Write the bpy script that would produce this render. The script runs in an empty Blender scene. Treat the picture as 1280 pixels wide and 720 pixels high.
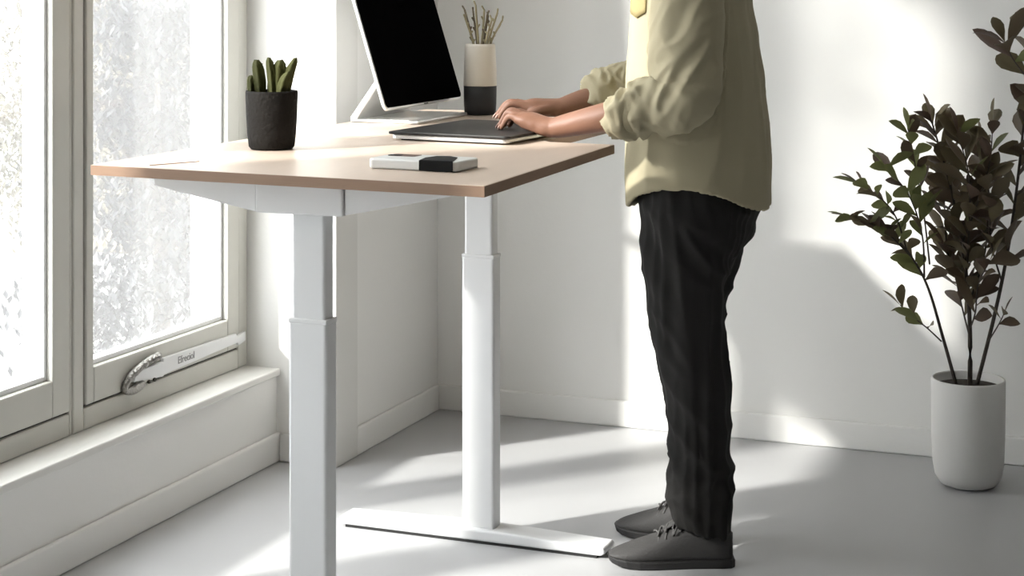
import bpy, bmesh, math, random
from mathutils import Vector, Matrix, noise
from mathutils.bvhtree import BVHTree

random.seed(7)
scn = bpy.context.scene
C = scn.collection
V = Vector
PI = math.pi

# ------------------------------------------------------------------ materials
def nodes_of(name):
    m = bpy.data.materials.new(name); m.use_nodes = True
    nt = m.node_tree
    return m, nt, nt.nodes['Principled BSDF']

def mat(name, col, rough=0.5, metal=0.0, spec=0.5, bump=0.0, bscale=60.0, var=0.0, vscale=4.0, stretch=None):
    m, nt, b = nodes_of(name)
    b.inputs['Base Color'].default_value = (*col, 1)
    b.inputs['Roughness'].default_value = rough
    b.inputs['Metallic'].default_value = metal
    b.inputs['Specular IOR Level'].default_value = spec
    tc = nt.nodes.new('ShaderNodeTexCoord'); mp = nt.nodes.new('ShaderNodeMapping')
    nt.links.new(tc.outputs['Object'], mp.inputs['Vector'])
    if stretch: mp.inputs['Scale'].default_value = stretch
    if var > 0:
        n = nt.nodes.new('ShaderNodeTexNoise'); n.inputs['Scale'].default_value = vscale
        n.inputs['Detail'].default_value = 6
        nt.links.new(mp.outputs[0], n.inputs['Vector'])
        r = nt.nodes.new('ShaderNodeMapRange')
        r.inputs['To Min'].default_value = 1 - var; r.inputs['To Max'].default_value = 1 + var
        nt.links.new(n.outputs['Fac'], r.inputs['Value'])
        mx = nt.nodes.new('ShaderNodeVectorMath'); mx.operation = 'SCALE'
        mx.inputs[0].default_value = col
        nt.links.new(r.outputs['Result'], mx.inputs['Scale'])
        nt.links.new(mx.outputs[0], b.inputs['Base Color'])
    if bump > 0:
        n2 = nt.nodes.new('ShaderNodeTexNoise'); n2.inputs['Scale'].default_value = bscale
        n2.inputs['Detail'].default_value = 5
        nt.links.new(mp.outputs[0], n2.inputs['Vector'])
        bp = nt.nodes.new('ShaderNodeBump'); bp.inputs['Strength'].default_value = bump
        bp.inputs['Distance'].default_value = 0.01
        nt.links.new(n2.outputs['Fac'], bp.inputs['Height'])
        nt.links.new(bp.outputs[0], b.inputs['Normal'])
    return m

def leaf_mat(name, c1, c2, trans=0.35, rough=0.5):
    m, nt, b = nodes_of(name)
    g = nt.nodes.new('ShaderNodeNewGeometry')
    r = nt.nodes.new('ShaderNodeValToRGB')
    r.color_ramp.elements[0].color = (*c1, 1); r.color_ramp.elements[1].color = (*c2, 1)
    nt.links.new(g.outputs['Random Per Island'], r.inputs[0])
    nt.links.new(r.outputs[0], b.inputs['Base Color'])
    b.inputs['Roughness'].default_value = rough
    t = nt.nodes.new('ShaderNodeBsdfTranslucent'); nt.links.new(r.outputs[0], t.inputs[0])
    mx = nt.nodes.new('ShaderNodeMixShader'); mx.inputs[0].default_value = trans
    nt.links.new(b.outputs[0], mx.inputs[1]); nt.links.new(t.outputs[0], mx.inputs[2])
    nt.links.new(mx.outputs[0], nt.nodes['Material Output'].inputs[0])
    return m

def glass_mat():
    m = bpy.data.materials.new('window_glass'); m.use_nodes = True
    nt = m.node_tree; nt.nodes.clear()
    out = nt.nodes.new('ShaderNodeOutputMaterial')
    tr = nt.nodes.new('ShaderNodeBsdfTransparent'); tr.inputs[0].default_value = (.97, .98, .98, 1)
    gl = nt.nodes.new('ShaderNodeBsdfGlossy'); gl.inputs['Roughness'].default_value = 0.02
    df = nt.nodes.new('ShaderNodeBsdfTranslucent'); df.inputs[0].default_value = (.95, .95, .95, 1)
    a = nt.nodes.new('ShaderNodeMixShader'); a.inputs[0].default_value = GLASS_HAZE
    nt.links.new(tr.outputs[0], a.inputs[1]); nt.links.new(df.outputs[0], a.inputs[2])
    b = nt.nodes.new('ShaderNodeMixShader'); b.inputs[0].default_value = 0.05
    nt.links.new(a.outputs[0], b.inputs[1]); nt.links.new(gl.outputs[0], b.inputs[2])
    nt.links.new(b.outputs[0], out.inputs[0])
    return m

GLASS_HAZE = 0.05  # translucent share that puts glare haze into the panes
M = {}
M['wall'] = mat('painted_plaster', (.85, .84, .815), .75, bump=.05, bscale=90)
M['wall_dim'] = mat('bounce_cut_grey', (.20, .195, .185), .8, bump=.05, bscale=90)  # dark grey picked for the unseen walls to cut bounce light
M['trim'] = mat('painted_wood', (.74, .73, .70), .45, bump=.03, bscale=40)
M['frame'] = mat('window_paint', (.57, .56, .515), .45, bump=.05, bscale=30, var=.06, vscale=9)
M['floor'] = mat('grey_linoleum', (.425, .425, .43), .42, spec=.4, var=.035, vscale=2.2, bump=.02, bscale=200)
M['gap_dark'] = mat('dark_gap_and_screw', (.05, .045, .035), .8)  # near-black standing in for shade in the sash gaps; screws share it
M['glass'] = glass_mat()
M['chrome'] = mat('worn_chrome', (.30, .29, .275), .3, 1.0, bump=.5, bscale=160)
M['steel_white'] = mat('powder_coated_white', (.76, .765, .77), .38)
M['rubber'] = mat('black_rubber', (.012, .012, .012), .7)
M['laminate'] = mat('pale_oak_laminate', (.56, .45, .365), .38, spec=.4, var=.05, vscale=6, stretch=(8, .7, 1))
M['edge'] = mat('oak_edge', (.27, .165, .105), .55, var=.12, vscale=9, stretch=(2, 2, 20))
M['alu'] = mat('silver_aluminium', (.80, .80, .79), .3, .6)
M['screen'] = mat('black_screen', (.003, .003, .0035), .5, spec=0.0)
M['screen'].node_tree.nodes['Principled BSDF'].inputs['IOR'].default_value = 1.02
M['lid'] = mat('charcoal_lid', (.020, .0185, .018), .45, spec=.25, bump=.02)
M['black_clay'] = mat('black_clay', (.011, .0095, .008), .85, spec=.2, bump=.35, bscale=120, var=.2, vscale=30)
M['soil'] = mat('dark_soil', (.03, .022, .016), .95, bump=1, bscale=150)
M['cactus'] = mat('cactus_skin', (.062, .064, .020), .75, spec=.2, var=.35, vscale=40, bump=.3, bscale=120)
M['cream'] = mat('cream_glaze', (.80, .75, .66), .45)
M['charcoal'] = mat('charcoal_glaze', (.042, .042, .043), .6, spec=.25)
M['twig'] = mat('dried_twig', (.40, .35, .22), .8, var=.3, vscale=50)
M['twig_dark'] = mat('dark_dried_twig', (.14, .11, .07), .8, var=.3, vscale=50)
M['white_plastic'] = mat('white_plastic', (.72, .72, .70), .35)
M['black_plastic'] = mat('black_plastic', (.004, .004, .004), .6, spec=.15)
M['brown'] = mat('brown_leather', (.10, .045, .03), .5)
M['planter'] = mat('matt_white_planter', (.70, .69, .67), .6, bump=.05, bscale=80)
M['bark'] = mat('dark_bark', (.055, .042, .034), .8, bump=.4, bscale=90)
M['leaf'] = leaf_mat('shaded_leaves', (.080, .050, .036), (.140, .115, .062), .25)  # backlit shade is put into this leaf colour
M['leaf_lit'] = leaf_mat('lit_leaves', (.11, .115, .042), (.20, .215, .085), .4)  # lit copy of the leaf colour, sunlight put into the tone
M['skin'] = mat('skin', (.215, .108, .070), .5, spec=.35, var=.06, vscale=25, bump=.06, bscale=220)
M['nail'] = mat('nail', (.62, .42, .36), .25)
M['shirt'] = mat('khaki_cotton', (.365, .325, .222), .85, spec=.15, bump=.08, bscale=500)
M['pocket'] = mat('khaki_cotton_pocket', (.30, .245, .12), .85, spec=.15)
M['trouser'] = mat('black_twill', (.016, .015, .014), .8, spec=.2, bump=.12, bscale=400)
M['shoe'] = mat('black_suede', (.040, .038, .037), .75, bump=.15, bscale=200)
M['sole'] = mat('black_sole', (.014, .013, .013), .6)
M['lace'] = mat('black_lace', (.075, .072, .070), .8)
M['hair'] = mat('dark_hair', (.018, .012, .009), .45, bump=.5, bscale=60, stretch=(1, 1, .15))
M['eye'] = mat('eye_white', (.8, .78, .75), .2)
M['button'] = mat('horn_button', (.55, .48, .36), .4)
M['ink'] = mat('grey_ink', (.30, .30, .30), .7)
M['shrub'] = leaf_mat('pale_shrub_leaves', (.070, .060, .038), (.165, .148, .105), .4)
M['shrub_grey'] = leaf_mat('grey_shrub_leaves', (.022, .023, .027), (.042, .043, .049), .4)
M['tree_leaf'] = leaf_mat('tree_leaves', (.10, .12, .05), (.22, .25, .10), .3)
M['garden_stone'] = mat('garden_stone', (.152, .132, .098), .9, var=.45, vscale=9, bump=.6, bscale=25)
M['gravel'] = mat('pale_gravel', (.32, .315, .30), .9, var=.2, vscale=12, bump=.4, bscale=30)

# ------------------------------------------------------------------ helpers
def link(name, bm, m, parent=None, smooth=False, bevel=0.0, seg=2):
    bmesh.ops.recalc_face_normals(bm, faces=bm.faces)
    me = bpy.data.meshes.new(name); bm.to_mesh(me); bm.free()
    if m is not None: me.materials.append(m)
    o = bpy.data.objects.new(name, me); C.objects.link(o)
    if smooth:
        for p in me.polygons: p.use_smooth = True
    if bevel > 0:
        md = o.modifiers.new('bevel', 'BEVEL'); md.width = bevel; md.segments = seg
        md.limit_method = 'ANGLE'; md.angle_limit = math.radians(40)
    if parent is not None:
        o.parent = parent
        o.matrix_parent_inverse = Matrix.Translation(parent.location).inverted() if parent.type == 'EMPTY' else Matrix.Identity(4)
    return o

def empty(name, loc):
    o = bpy.data.objects.new(name, None); C.objects.link(o); o.location = loc
    o.empty_display_size = .05
    return o

def tag(o, label=None, cat=None, group=None, kind=None):
    if label: o['label'] = label
    if cat: o['category'] = cat
    if group: o['group'] = group
    if kind: o['kind'] = kind
    return o

def thing(name, loc, label, cat, group=None):
    return tag(empty(name, loc), label, cat, group)

def struct(name, bm, m, label, cat, parent=None, **k):
    o = link(name, bm, m, parent, **k)
    if parent is None: tag(o, label, cat, kind='structure')
    return o

def B(): return bmesh.new()

def box(bm, x0, x1, y0, y1, z0, z1):
    vs = [bm.verts.new((x, y, z)) for z in (z0, z1) for (x, y) in ((x0, y0), (x1, y0), (x1, y1), (x0, y1))]
    for f in ((0, 3, 2, 1), (4, 5, 6, 7), (0, 1, 5, 4), (1, 2, 6, 5), (2, 3, 7, 6), (3, 0, 4, 7)):
        bm.faces.new([vs[i] for i in f])
    return bm

def prism(bm, pts, z0, z1):
    a = [bm.verts.new((x, y, z0)) for x, y in pts]; b = [bm.verts.new((x, y, z1)) for x, y in pts]
    n = len(pts)
    bm.faces.new(list(reversed(a))); bm.faces.new(b)
    for i in range(n): bm.faces.new([a[i], a[(i+1) % n], b[(i+1) % n], b[i]])
    return bm

def extrude_profile(bm, prof, axis_a, axis_b, origin, vec):
    """profile points (a,b) in the plane of axis_a, axis_b, swept by vec"""
    o = V(origin); A_ = V(axis_a); B_ = V(axis_b); w = V(vec)
    p = [bm.verts.new(o + A_*a + B_*b) for a, b in prof]
    q = [bm.verts.new(o + A_*a + B_*b + w) for a, b in prof]
    n = len(prof)
    bm.faces.new(list(reversed(p))); bm.faces.new(q)
    for i in range(n): bm.faces.new([p[i], p[(i+1) % n], q[(i+1) % n], q[i]])
    return bm

def loft(bm, rings, cap=True):
    vr = [[bm.verts.new(p) for p in r] for r in rings]
    n = len(rings[0])
    for a, b in zip(vr[:-1], vr[1:]):
        for i in range(n): bm.faces.new([a[i], a[(i+1) % n], b[(i+1) % n], b[i]])
    if cap:
        bm.faces.new(list(reversed(vr[0]))); bm.faces.new(vr[-1])
    return bm

def lathe(bm, prof, c, n=48):
    """prof: list of (r,z) from the first to the last; r=0 ends are closed by a point"""
    rows = []
    for r, z in prof:
        if r <= 1e-6: rows.append([bm.verts.new((c[0], c[1], c[2]+z))])
        else: rows.append([bm.verts.new((c[0]+r*math.cos(2*PI*i/n), c[1]+r*math.sin(2*PI*i/n), c[2]+z)) for i in range(n)])
    for a, b in zip(rows[:-1], rows[1:]):
        for i in range(n):
            j = (i+1) % n
            if len(a) == 1 and len(b) == 1: continue
            if len(a) == 1: bm.faces.new([a[0], b[i], b[j]])
            elif len(b) == 1: bm.faces.new([a[i], a[j], b[0]])
            else: bm.faces.new([a[i], a[j], b[j], b[i]])
    return bm

def tube(bm, pts, radii, n=12, up=(0, 0, 1), round_caps=True):
    """closed tapered tube; radii are numbers or (side, up) pairs"""
    P = [V(p) for p in pts]; R = [(r, r) if not isinstance(r, tuple) else r for r in radii]
    up = V(up); rings = []
    T = []
    for i in range(len(P)):
        t = (P[min(i+1, len(P)-1)] - P[max(i-1, 0)]).normalized(); T.append(t)
    def ring(c, t, r):
        s = t.cross(up)
        if s.length < 1e-4: s = t.cross(V((1, 0, 0)))
        s.normalize(); u = s.cross(t).normalized()
        return [c + s*(r[0]*math.cos(2*PI*k/n)) + u*(r[1]*math.sin(2*PI*k/n)) for k in range(n)]
    if round_caps:
        for f in (.25, .7):
            h = math.sqrt(1-f*f); m = min(R[0])
            rings.append(ring(P[0]-T[0]*m*h*.8, T[0], (R[0][0]*f, R[0][1]*f)))
    for c, t, r in zip(P, T, R): rings.append(ring(c, t, r))
    if round_caps:
        for f in (.7, .25):
            h = math.sqrt(1-f*f); m = min(R[-1])
            rings.append(ring(P[-1]+T[-1]*m*h*.8, T[-1], (R[-1][0]*f, R[-1][1]*f)))
    return loft(bm, rings)

def smooth_path(pts, radii, k=6):
    """Catmull-Rom resample of points and radii"""
    P = [V(p) for p in pts]; out = []; ro = []
    R = [(r, r) if not isinstance(r, tuple) else r for r in radii]
    for i in range(len(P)-1):
        p0 = P[max(i-1, 0)]; p1 = P[i]; p2 = P[i+1]; p3 = P[min(i+2, len(P)-1)]
        for j in range(k):
            t = j/k
            out.append(.5*((2*p1)+(p2-p0)*t+(2*p0-5*p1+4*p2-p3)*t*t+(3*p1-p0-3*p2+p3)*t**3))
            ro.append(tuple(R[i][q]*(1-t)+R[i+1][q]*t for q in (0, 1)))
    out.append(P[-1]); ro.append(R[-1])
    return out, ro

def stube(bm, pts, radii, n=12, k=6, up=(0, 0, 1)):
    p, r = smooth_path(pts, radii, k); return tube(bm, p, r, n, up)

def remeshed(name, bm, voxel, smooth_it=4, disp=None, m=None, parent=None, sm_after=0):
    """voxel union of closed volumes -> one continuous smooth surface"""
    bmesh.ops.recalc_face_normals(bm, faces=bm.faces)
    me = bpy.data.meshes.new(name + '_tmp'); bm.to_mesh(me); bm.free()
    o = bpy.data.objects.new(name + '_tmp', me); C.objects.link(o)
    r = o.modifiers.new('r', 'REMESH'); r.mode = 'VOXEL'; r.voxel_size = voxel
    if smooth_it:
        s = o.modifiers.new('s', 'SMOOTH'); s.iterations = smooth_it; s.factor = .5
    dg = bpy.context.evaluated_depsgraph_get(); dg.update()
    nm = bpy.data.meshes.new_from_object(o.evaluated_get(dg))
    bpy.data.objects.remove(o); bpy.data.meshes.remove(me)
    nm.name = name
    if disp:
        norms = [v.normal.copy() for v in nm.vertices]
        for v, nn in zip(nm.vertices, norms):
            v.co = v.co + nn*disp(v.co)
    nm.materials.clear()
    if m: nm.materials.append(m)
    for p in nm.polygons: p.use_smooth = True
    ob = bpy.data.objects.new(name, nm); C.objects.link(ob)
    if parent is not None:
        ob.parent = parent; ob.matrix_parent_inverse = Matrix.Translation(parent.location).inverted()
    return ob

def lerp_table(tab, z):
    if z <= tab[0][0]: return tab[0][1:]
    for a, b in zip(tab[:-1], tab[1:]):
        if z <= b[0]:
            t = (z-a[0])/(b[0]-a[0]); t = t*t*(3-2*t)
            return tuple(p*(1-t)+q*t for p, q in zip(a[1:], b[1:]))
    return tab[-1][1:]

# ------------------------------------------------------------------ camera, sky, sun
cam = bpy.data.cameras.new('camera'); co = bpy.data.objects.new('camera', cam); C.objects.link(co)
co.location = (0, 0, 1.3); co.rotation_euler = (PI/2, 0, math.atan2(.364, .931))
cam.sensor_width = 36; cam.lens = 61.9; cam.shift_y = -385/1280; cam.clip_start = .05
scn.camera = co

w = bpy.data.worlds.new('sky'); scn.world = w; w.use_nodes = True
bg = w.node_tree.nodes['Background']; bg.inputs[0].default_value = (.97, .985, 1.0, 1); bg.inputs[1].default_value = 9.0

sl = bpy.data.lights.new('sun', 'SUN'); so = bpy.data.objects.new('sun', sl); C.objects.link(so)
AZ, EL = math.radians(49), math.radians(31)
d = V((math.cos(EL)*math.cos(AZ), math.cos(EL)*math.sin(AZ), -math.sin(EL)))
so.rotation_euler = d.to_track_quat('-Z', 'Y').to_euler(); so.location = (-6, -2, 6)
sl.energy = 10.5; sl.angle = math.radians(3.0); sl.color = (1.0, .97, .92)

scn.view_settings.view_transform = 'Standard'
try: scn.view_settings.look = 'None'
except Exception: pass
scn.view_settings.exposure = 0.0; scn.view_settings.gamma = 1.0
scn.view_settings.use_curve_mapping = False

# ------------------------------------------------------------------ room shell
YB, XW = 4.892, -2.33            # back wall, window wall
RET = 4.21                       # return wall beside the windows
SILL, HEAD, CEIL = .25, 3.00, 3.20
bm = B(); box(bm, -2.70, 3.2, -1.2, 5.05, -.12, 0)
struct('floor', bm, M['floor'], 'smooth light grey floor of the room', 'floor')
bm = B(); box(bm, -2.155, 3.2, YB, 5.05, 0, CEIL)
struct('wall_back', bm, M['wall'], 'white back wall behind the person and the potted plant', 'wall')
bm = B()
box(bm, -2.60, XW, -1.2, RET, 0, SILL-.02)
box(bm, -2.60, XW, -1.2, RET, HEAD, CEIL)
box(bm, -2.60, XW, -1.2, .60, SILL-.02, HEAD)
box(bm, -2.60, XW-.06, 1.40, 2.00, SILL-.02, HEAD)  # unseen pier added to keep the shirt and near desk leg in shade
struct('wall_left', bm, M['wall'], 'white wall below and around the windows on the left', 'wall')
bm = B(); box(bm, -2.60, -2.155, RET, 5.05, 0, CEIL)
struct('wall_corner', bm, M['wall'], 'white wall block beyond the windows in the far left corner', 'wall')
bm = B(); box(bm, -2.60, 3.2, -1.2, 5.05, CEIL, CEIL+.1)
struct('ceiling', bm, M['wall'], 'white ceiling above the room', 'ceiling')
bm = B(); box(bm, 3.2, 3.35, -1.2, 5.05, 0, CEIL)
struct('wall_right', bm, M['wall_dim'], 'warm grey wall on the right side of the room', 'wall')
bm = B(); box(bm, -2.60, 3.35, -1.35, -1.2, 0, CEIL)
struct('wall_behind', bm, M['wall_dim'], 'warm grey wall at the near end of the room', 'wall')
# window board
bm = B(); box(bm, -2.44, XW+.012, .60, RET, SILL-.02, SILL)
struct('trim_1', bm, M['trim'], 'white window board running under the windows', 'window board', bevel=.004)
# corner casing: narrow post with a stepped face
bm = B(); box(bm, -2.169, -2.143, RET-.014, 4.325, 0, CEIL)
box(bm, -2.182, -2.174, RET-.010, RET, 0, CEIL)
struct('trim_2', bm, M['trim'], 'white upright casing at the corner beyond the windows', 'trim', bevel=.003)
# baseboards
def baseboard(name, x0, x1, y0, y1, lab):
    bm = B(); box(bm, x0, x1, y0, y1, 0, .077)
    struct(name, bm, M['wall'], lab, 'baseboard', bevel=.005)
baseboard('baseboard_left', XW, XW+.014, -1.2, RET, 'white baseboard under the windows')
baseboard('baseboard_return', XW+.014, -2.176, RET-.014, RET, 'short white baseboard beside the windows')
baseboard('baseboard_corner', -2.155, -2.143, 4.325, YB-.012, 'white baseboard between the casing and the back wall')
baseboard('baseboard_back', -2.155, 3.2, YB-.012, YB, 'white baseboard along the back wall')

# ------------------------------------------------------------------ windows
def ring_boxes(bm, x0, x1, y0, y1, z0, z1, wl, wr, wb, wt):
    box(bm, x0, x1, y0, y0+wl, z0, z1); box(bm, x0, x1, y1-wr, y1, z0, z1)
    box(bm, x0, x1, y0+wl, y1-wr, z0, z0+wb); box(bm, x0, x1, y0+wl, y1-wr, z1-wt, z1)

def window(n, y0, y1, sl_, sr_, fl, fr, lab):
    root = tag(empty('window_%d' % n, (-2.45, (y0+y1)/2, SILL)), lab, 'window', kind='structure')
    bm = B(); ring_boxes(bm, -2.53, -2.42, y0, y1, SILL+.001, HEAD, fl, fr, .052, .05)
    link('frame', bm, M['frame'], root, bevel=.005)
    a, b, z0, z1 = y0+fl, y1-fr, SILL+.053, HEAD-.05
    bm = B(); ring_boxes(bm, -2.50, -2.428, a, b, z0, z1, .004, .004, .006, .006)
    link('gap_dark', bm, M['gap_dark'], root)  # dark strips painted where the gap round the sash is in shade
    s = .004
    bm = B(); ring_boxes(bm, -2.50, -2.416, a+s, b-s, z0+s+.002, z1-s, sl_, sr_, .084, .08)
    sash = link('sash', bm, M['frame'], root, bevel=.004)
    a2, b2, c2, d2 = a+s+sl_, b-s-sr_, z0+s+.086, z1-s-.08
    bm = B(); ring_boxes(bm, -2.452, -2.432, a2, b2, c2, d2, .010, .010, .012, .010)
    link('glazing_bead', bm, M['steel_white'], sash, bevel=.002)
    bm = B(); box(bm, -2.462, -2.458, a2-.004, b2+.004, c2-.004, d2+.004)
    link('pane', bm, M['glass'], sash)
    return root, sash
w2, sash2 = window(2, 3.412, RET, .030, .058, .042, .050, 'tall white framed window nearest the corner, with a stay along its bottom rail')
w1, sash1 = window(1, 2.62, 3.408, .060, .066, .045, .010, 'white framed window at the left edge of the picture')
w3, sash3 = window(3, 2.005, 2.616, .03, .05, .03, .045, 'white framed window out of view, added to let in more sun')  # unseen window added to carry sun to the person

# stay along the bottom rail of window_2: white bar with a chrome fitting
def window_stay(root, ya, yb, z, text=True):
    bm = B()
    extrude_profile(bm, [(ya+.17, -.022), (yb-.03, -.012), (yb-.025, -.02), (yb+.01, -.014), (yb+.01, .012), (yb-.03, .006), (yb-.04, .014), (ya+.17, .020)],
                    (0, 1, 0), (0, 0, 1), (-2.416, 0, z), (.010, 0, 0))
    bar = link('stay_bar', bm, M['steel_white'], root, bevel=.002)
    bm = B()
    stube(bm, [(-2.408, ya+.15, z+.030), (-2.404, ya+.09, z+.026), (-2.404, ya+.02, z+.004), (-2.406, ya+.0, z-.022), (-2.404, ya+.03, z-.030), (-2.404, ya+.075, z-.024)],
          [.010, .009, .010, .008, .011, .009], 10, 5, (1, 0, 0))
    for i in range(7):
        f = i/6
        bmesh.ops.create_icosphere(bm, subdivisions=1, radius=.007+.003*(i % 2), matrix=Matrix.Translation((-2.399, ya+.01+.13*f, z+.004+.026*math.sin(f*1.7))))
    link('catch', bm, M['chrome'], root, smooth=True)
    bm = B(); extrude_profile(bm, [(ya+.035, -.012), (ya+.17, -.026), (ya+.17, .012), (ya+.05, .012)], (0, 1, 0), (0, 0, 1), (-2.416, 0, z), (.012, 0, 0))
    link('plate', bm, M['steel_white'], root, bevel=.003)
    bm = B()
    for k in (.10, .125): bmesh.ops.create_uvsphere(bm, u_segments=10, v_segments=6, radius=.005, matrix=Matrix.Translation((-2.403, ya+k, z-.024)))
    link('screw', bm, M['gap_dark'], root, smooth=True)
    if text:
        cu = bpy.data.curves.new('lettering', 'FONT'); cu.body = 'Efreciol'; cu.size = .026; cu.extrude = .0006
        to = bpy.data.objects.new('t', cu); C.objects.link(to)
        dg = bpy.context.evaluated_depsgraph_get(); dg.update()
        me = bpy.data.meshes.new_from_object(to.evaluated_get(dg)); bpy.data.objects.remove(to)
        me.materials.append(M['ink'])
        o = bpy.data.objects.new('lettering', me); C.objects.link(o); o.parent = bar
        o.matrix_parent_inverse = Matrix.Identity(4)
        o.matrix_local = Matrix.Translation((-2.4055, ya+.235, z-.008)) @ Matrix.Rotation(PI/2, 4, 'Z') @ Matrix.Rotation(PI/2, 4, 'X')
w4, sash4 = window(4, .61, 1.39, .05, .03, .045, .03, 'wide white framed window out of view, added so sun reaches the floor')  # unseen window added for sun on the right-hand floor
window_stay(sash2, 3.60, 4.165, .338)
window_stay(sash1, 2.78, 3.10, .338, False)

# ------------------------------------------------------------------ outside
bm = B(); box(bm, -14, -2.72, -6, 18, -.5, -.3)
struct('ground', bm, M['gravel'], 'pale ground outside the windows', 'ground')

def leaf_cloud(bm, pts, size, flat=.0):
    for p in pts:
        s = size*random.uniform(.6, 1.3)
        q = Matrix.Rotation(random.uniform(0, 2*PI), 3, 'Z') @ Matrix.Rotation(random.uniform(-1.3, 1.3), 3, 'X')
        a = [q @ V(c) for c in ((0, -s, 0), (s*.45, -s*.1, s*.08), (0, s, 0), (-s*.45, -s*.1, s*.08))]
        bm.faces.new([bm.verts.new(p+c) for c in a])
def shrub(name, loc, h, rx, ry, nleaf, size, m, lab, cone=0.0, trunk=.05, crown0=.1):
    root = thing(name, loc, lab, 'shrub' if h < 3 else 'tree')
    x, y, z0 = loc
    pts = []
    clumps = [(random.uniform(0, 2*PI), math.sqrt(random.random()), random.uniform(crown0, 1)) for _ in range(70)]
    for _ in range(nleaf):
        a, r, t = random.choice(clumps)
        k = (1-cone*t)*math.sqrt(max(.05, 1-((t-crown0)/(1-crown0)*1.9-.9)**2*.8)) if cone == 0 else (1-cone*t)
        g = V((random.gauss(0, .12), random.gauss(0, .12), random.gauss(0, .06*h/2)))
        pts.append(V((x+math.cos(a)*r*rx*k, y+math.sin(a)*r*ry*k, z0+max(.03, t*h)))+g*V((1, 1, 1)).length*.6)
    bm = B(); leaf_cloud(bm, pts, size)
    link('foliage', bm, m, root)
    bm = B(); tube(bm, [(x, y, z0), (x+.03, y, z0+h*.3), (x, y+.04, z0+h*.75)], [trunk, trunk*.8, trunk*.3], 8)
    for i in range(6):
        a = i*1.05
        tube(bm, [(x, y, z0+h*(.25+.06*i)), (x+math.cos(a)*rx*.6, y+math.sin(a)*ry*.6, z0+h*(.45+.07*i))], [trunk*.5, trunk*.15], 6)
    link('stem', bm, M['bark'], root, smooth=True)
    return root
shrub('garden_shrub', (-5.35, 7.45, -.3), 4.4, .80, .55, 24000, .025, M['shrub'], 'pale sunlit leafy shrub seen through the window nearest the corner')
bm = B(); prism(bm, [(-6.35, 8.75), (-5.50, 8.75), (-5.50, 9.3), (-6.35, 9.3)], -.3, 4.6)
gw = thing('backdrop_wall', (-5.9, 9.0, -.3), 'pale rough stone wall added outdoors as a backdrop to the leafy shrub', 'wall')  # invented wall that fills the white gaps behind the shrub
link('stonework', bm, M['garden_stone'], gw, bevel=.02)
bm = B(); prism(bm, [(-6.40, 8.70), (-5.46, 8.70), (-5.46, 9.35), (-6.40, 9.35)], 4.6, 4.72); link('coping', bm, M['garden_stone'], gw, bevel=.02)
shrub('garden_shrub', (-3.86, 6.0, -.3), 1.50, .44, .40, 13000, .024, M['shrub_grey'], 'low grey leafy shrub in front of the pale one outside the window', cone=.85)
shrub('garden_shrub', (-6.6, 5.2, -.3), 2.2, .8, .7, 7000, .035, M['shrub'], 'pale hazy shrub seen through the window at the left edge')
shrub('garden_tree', (-4.35, 1.10, -.3), 4.75, .30, .34, 520, .05, M['tree_leaf'], 'green tree outside the windows that dapples the sunlight', crown0=.80, trunk=.03)

# ------------------------------------------------------------------ desk
T = .947
A_, B_, C_ = (-1.975, 2.840), (-1.142, 2.791), (-1.171, 3.598)
top_pts = [A_, B_, C_, (-1.318, 3.606), (-1.342, 3.632), (-1.342, 4.400), (-1.975, 4.400)]
desk = thing('standing_desk', (-1.5585, 3.4, 0), 'height-adjustable standing desk with a pale wooden top on white steel legs', 'desk')
def inset(pts, dd):
    n = len(pts); out = []
    for i in range(n):
        p0, p1, p2 = V(pts[i-1]), V(pts[i]), V(pts[(i+1) % n])
        e1 = (p1-p0).normalized(); e2 = (p2-p1).normalized()
        n1 = V((-e1.y, e1.x)); n2 = V((-e2.y, e2.x))
        b = (n1+n2); b = b/(b.dot(n1)) if b.dot(n1) > .2 else n1
        out.append(tuple(p1+b*dd))
    return out
ins = inset(top_pts, .0015)
bm = B(); prism(bm, ins, T-.020, T)
link('tabletop', bm, M['laminate'], desk, bevel=.0006, seg=1)
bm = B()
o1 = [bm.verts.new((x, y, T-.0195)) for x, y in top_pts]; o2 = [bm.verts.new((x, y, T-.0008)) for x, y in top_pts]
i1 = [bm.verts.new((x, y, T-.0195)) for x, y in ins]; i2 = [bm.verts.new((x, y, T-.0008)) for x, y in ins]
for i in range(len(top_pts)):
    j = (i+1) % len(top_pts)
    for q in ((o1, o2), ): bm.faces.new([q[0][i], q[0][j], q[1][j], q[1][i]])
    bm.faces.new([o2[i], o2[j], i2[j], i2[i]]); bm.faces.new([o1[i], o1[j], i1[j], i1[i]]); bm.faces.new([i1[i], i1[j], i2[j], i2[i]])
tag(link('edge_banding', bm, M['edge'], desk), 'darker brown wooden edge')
bm = B(); extrude_profile(bm, [(-.055, 0), (.055, .0), (.058, .006), (-.052, .006)], V((.45, .893, 0)), V((-.893, .45, 0)), (-1.835, 2.915, T), (0, 0, .0012))
link('cable_slot', bm, M['edge'], desk)

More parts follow.
